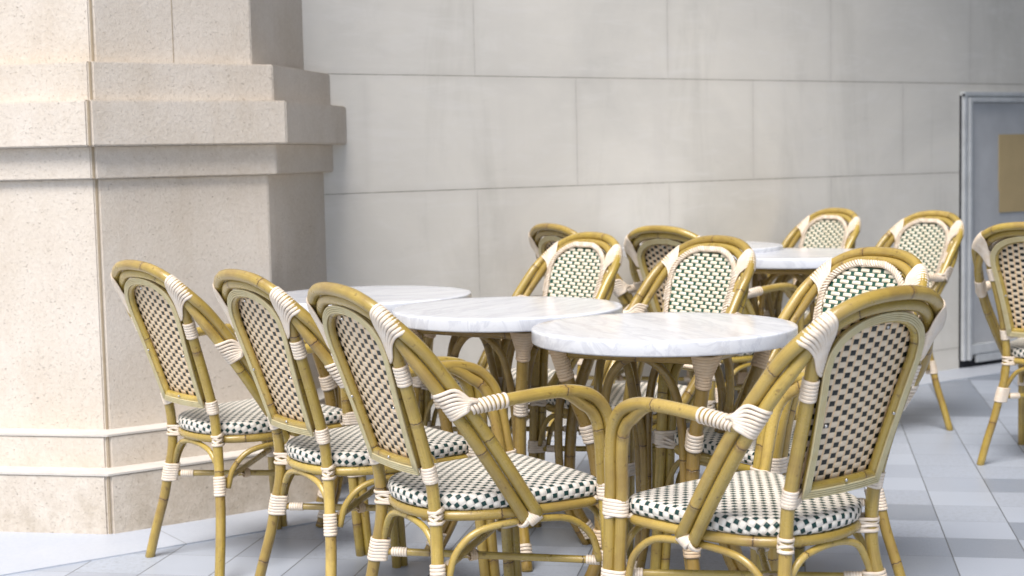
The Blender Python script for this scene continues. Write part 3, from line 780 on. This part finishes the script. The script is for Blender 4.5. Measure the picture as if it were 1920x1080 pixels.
# ================================================================= tables
def make_table():
    root = empty('cafe_table')
    m = MB(); prof = [(0.0, 0.75), (0.10, 0.75), (0.22, 0.75), (0.31, 0.75), (0.344, 0.75), (0.3475, 0.7492), (0.3495, 0.7470), (0.350, 0.744), (0.350, 0.716), (0.3490, 0.7125), (0.346, 0.711), (0.30, 0.7105), (0.0, 0.7105)]
    N = 96; rings = []
    for r, z in prof[1:-1]: rings.append([m.bm.verts.new((r * math.cos(2 * pi * k / N), r * math.sin(2 * pi * k / N), z)) for k in range(N)])
    for a, b in zip(rings, rings[1:]):
        for k in range(N): m.face([a[k], b[k], b[(k + 1) % N], a[(k + 1) % N]])
    m.face(rings[0][:], smooth=False); m.face(rings[-1][::-1], smooth=False)
    m.build('table_top', MARBLE, root)
    tops = []
    for q in range(4):
        a = pi / 2 * q; d = Vector((math.cos(a), math.sin(a), 0)); P = lambda r, z: d * r + Vector((0, 0, z))
        lp = catmull([P(0.296, 0.705), P(0.272, 0.63), P(0.240, 0.55), P(0.212, 0.475), P(0.196, 0.40), P(0.186, 0.30), P(0.184, 0.20), P(0.200, 0.12), P(0.236, 0.05), P(0.262, 0.0)], 4)
        side_ = Vector((-math.sin(a), math.cos(a), 0))
        m = MB(); m.tube(lp, 0.0178, 12); leg = m.build('leg', OLDCANE, root)
        m = MB()
        for i in range(11):
            z = 0.703 - 0.0078 * i; pc, tp = at(lp, z=z); wd = 0.024 * max(0, 1 - i / 9.0)
            sg = Vector((0, 0, 0.0))
            cord_loop(m, [(pc, 0.0180), (pc + side_ * wd + Vector((0, 0, 0.004)), 0.014), (pc - side_ * wd + Vector((0, 0, 0.004)), 0.014)], tp, 0.0044, 28, 6)
        m.build('cord_binding', CORDT, leg)
        m = MB()
        for i in range(5):
            z = 0.497 - 0.0095 * i; pc, tp = at(lp, z=z); cord_loop(m, [(pc, 0.018), (pc - d * 0.024 + Vector((0, 0, 0.0)), 0.012)], tp, 0.0049, 26, 6)
        m.build('cord_binding', CORD, leg)
        m = MB()
        for i in range(5):
            z = 0.212 - 0.0095 * i; pc, tp = at(lp, z=z); cord_loop(m, [(pc, 0.018), (pc - d * 0.024, 0.012)], tp, 0.0049, 26, 6)
        m.build('cord_binding', CORDT, leg)
        m = MB()
        for i in range(5):
            z = 0.062 - 0.0090 * i; pc, tp = at(lp, z=z); cord_loop(m, [(pc, 0.018), (pc - d * 0.018, 0.010)], tp, 0.0046, 24, 6)
        m.build('cord_binding', CORD, leg)
        # inner cane that rises in an arch to the next leg
        b = a + pi / 2; e = Vector((math.cos(b), math.sin(b), 0)); mid = (d + e).normalized(); sd_ = (e - d).normalized()
        Q = lambda t, r, z: mid * r + sd_ * t + Vector((0, 0, z))
        ra = 0.184 * H7
        m = MB(); m.tube(catmull([d * 0.232 + Vector((0, 0, 0.0)), d * 0.172 + Vector((0, 0, 0.12)), d * 0.156 + Vector((0, 0, 0.25)) + sd_ * 0.006, d * 0.160 + sd_ * 0.010 + Vector((0, 0, 0.42)), Q(-0.108, 0.140, 0.53), Q(-0.088, 0.150, 0.62), Q(-0.045, 0.157, 0.672), Q(0, 0.158, 0.686),
            Q(0.045, 0.157, 0.672), Q(0.088, 0.150, 0.62), Q(0.108, 0.140, 0.53), e * 0.160 - sd_ * 0.010 + Vector((0, 0, 0.42)), e * 0.156 + Vector((0, 0, 0.25)) - sd_ * 0.006, e * 0.172 + Vector((0, 0, 0.12)), e * 0.232], 5), 0.0120, 10)
        m.build('arched_brace', OLDCANE, root)
        m = MB(); m.tube([(d * 0.292).lerp(e * 0.292, t / 8) + Vector((0, 0, 0.694)) for t in range(9)], 0.0135, 10); m.build('rail', OLDCANE, root)
    return root
tp_ = make_table()
TB = [
 (0.399, 3.995, 1.0, 195, 'round white marble cafe table closest to the camera, on cane legs'),
 (-0.015, 4.594, 1.0, 189, 'round marble cafe table in the front row, between the closest and the leftmost table'),
 (-0.488, 5.135, 1.0, 232, 'round white marble cafe table at the left, behind the row of three chair backs'),
 (1.185, 6.320, 1.04, 200, 'round marble cafe table in the far group, the nearer and larger of the two there'),
 (0.840, 6.660, 1.065, 190, 'round white marble cafe table farthest away, beside the wall, only its edge showing'),
]
for i, (x, y, zs, rz, lab) in enumerate(TB):
    o = tp_ if i == 0 else copy_tree(tp_)
    o.location = (x, y, 0); o.rotation_euler = (0, 0, math.radians(rz)); o.scale = (1, 1, zs)
    tag(o, lab, 'table', 'round marble cafe tables')

# ---------------------------------------------------------------- render settings
S.render.engine = 'CYCLES'
S.cycles.max_bounces = 8
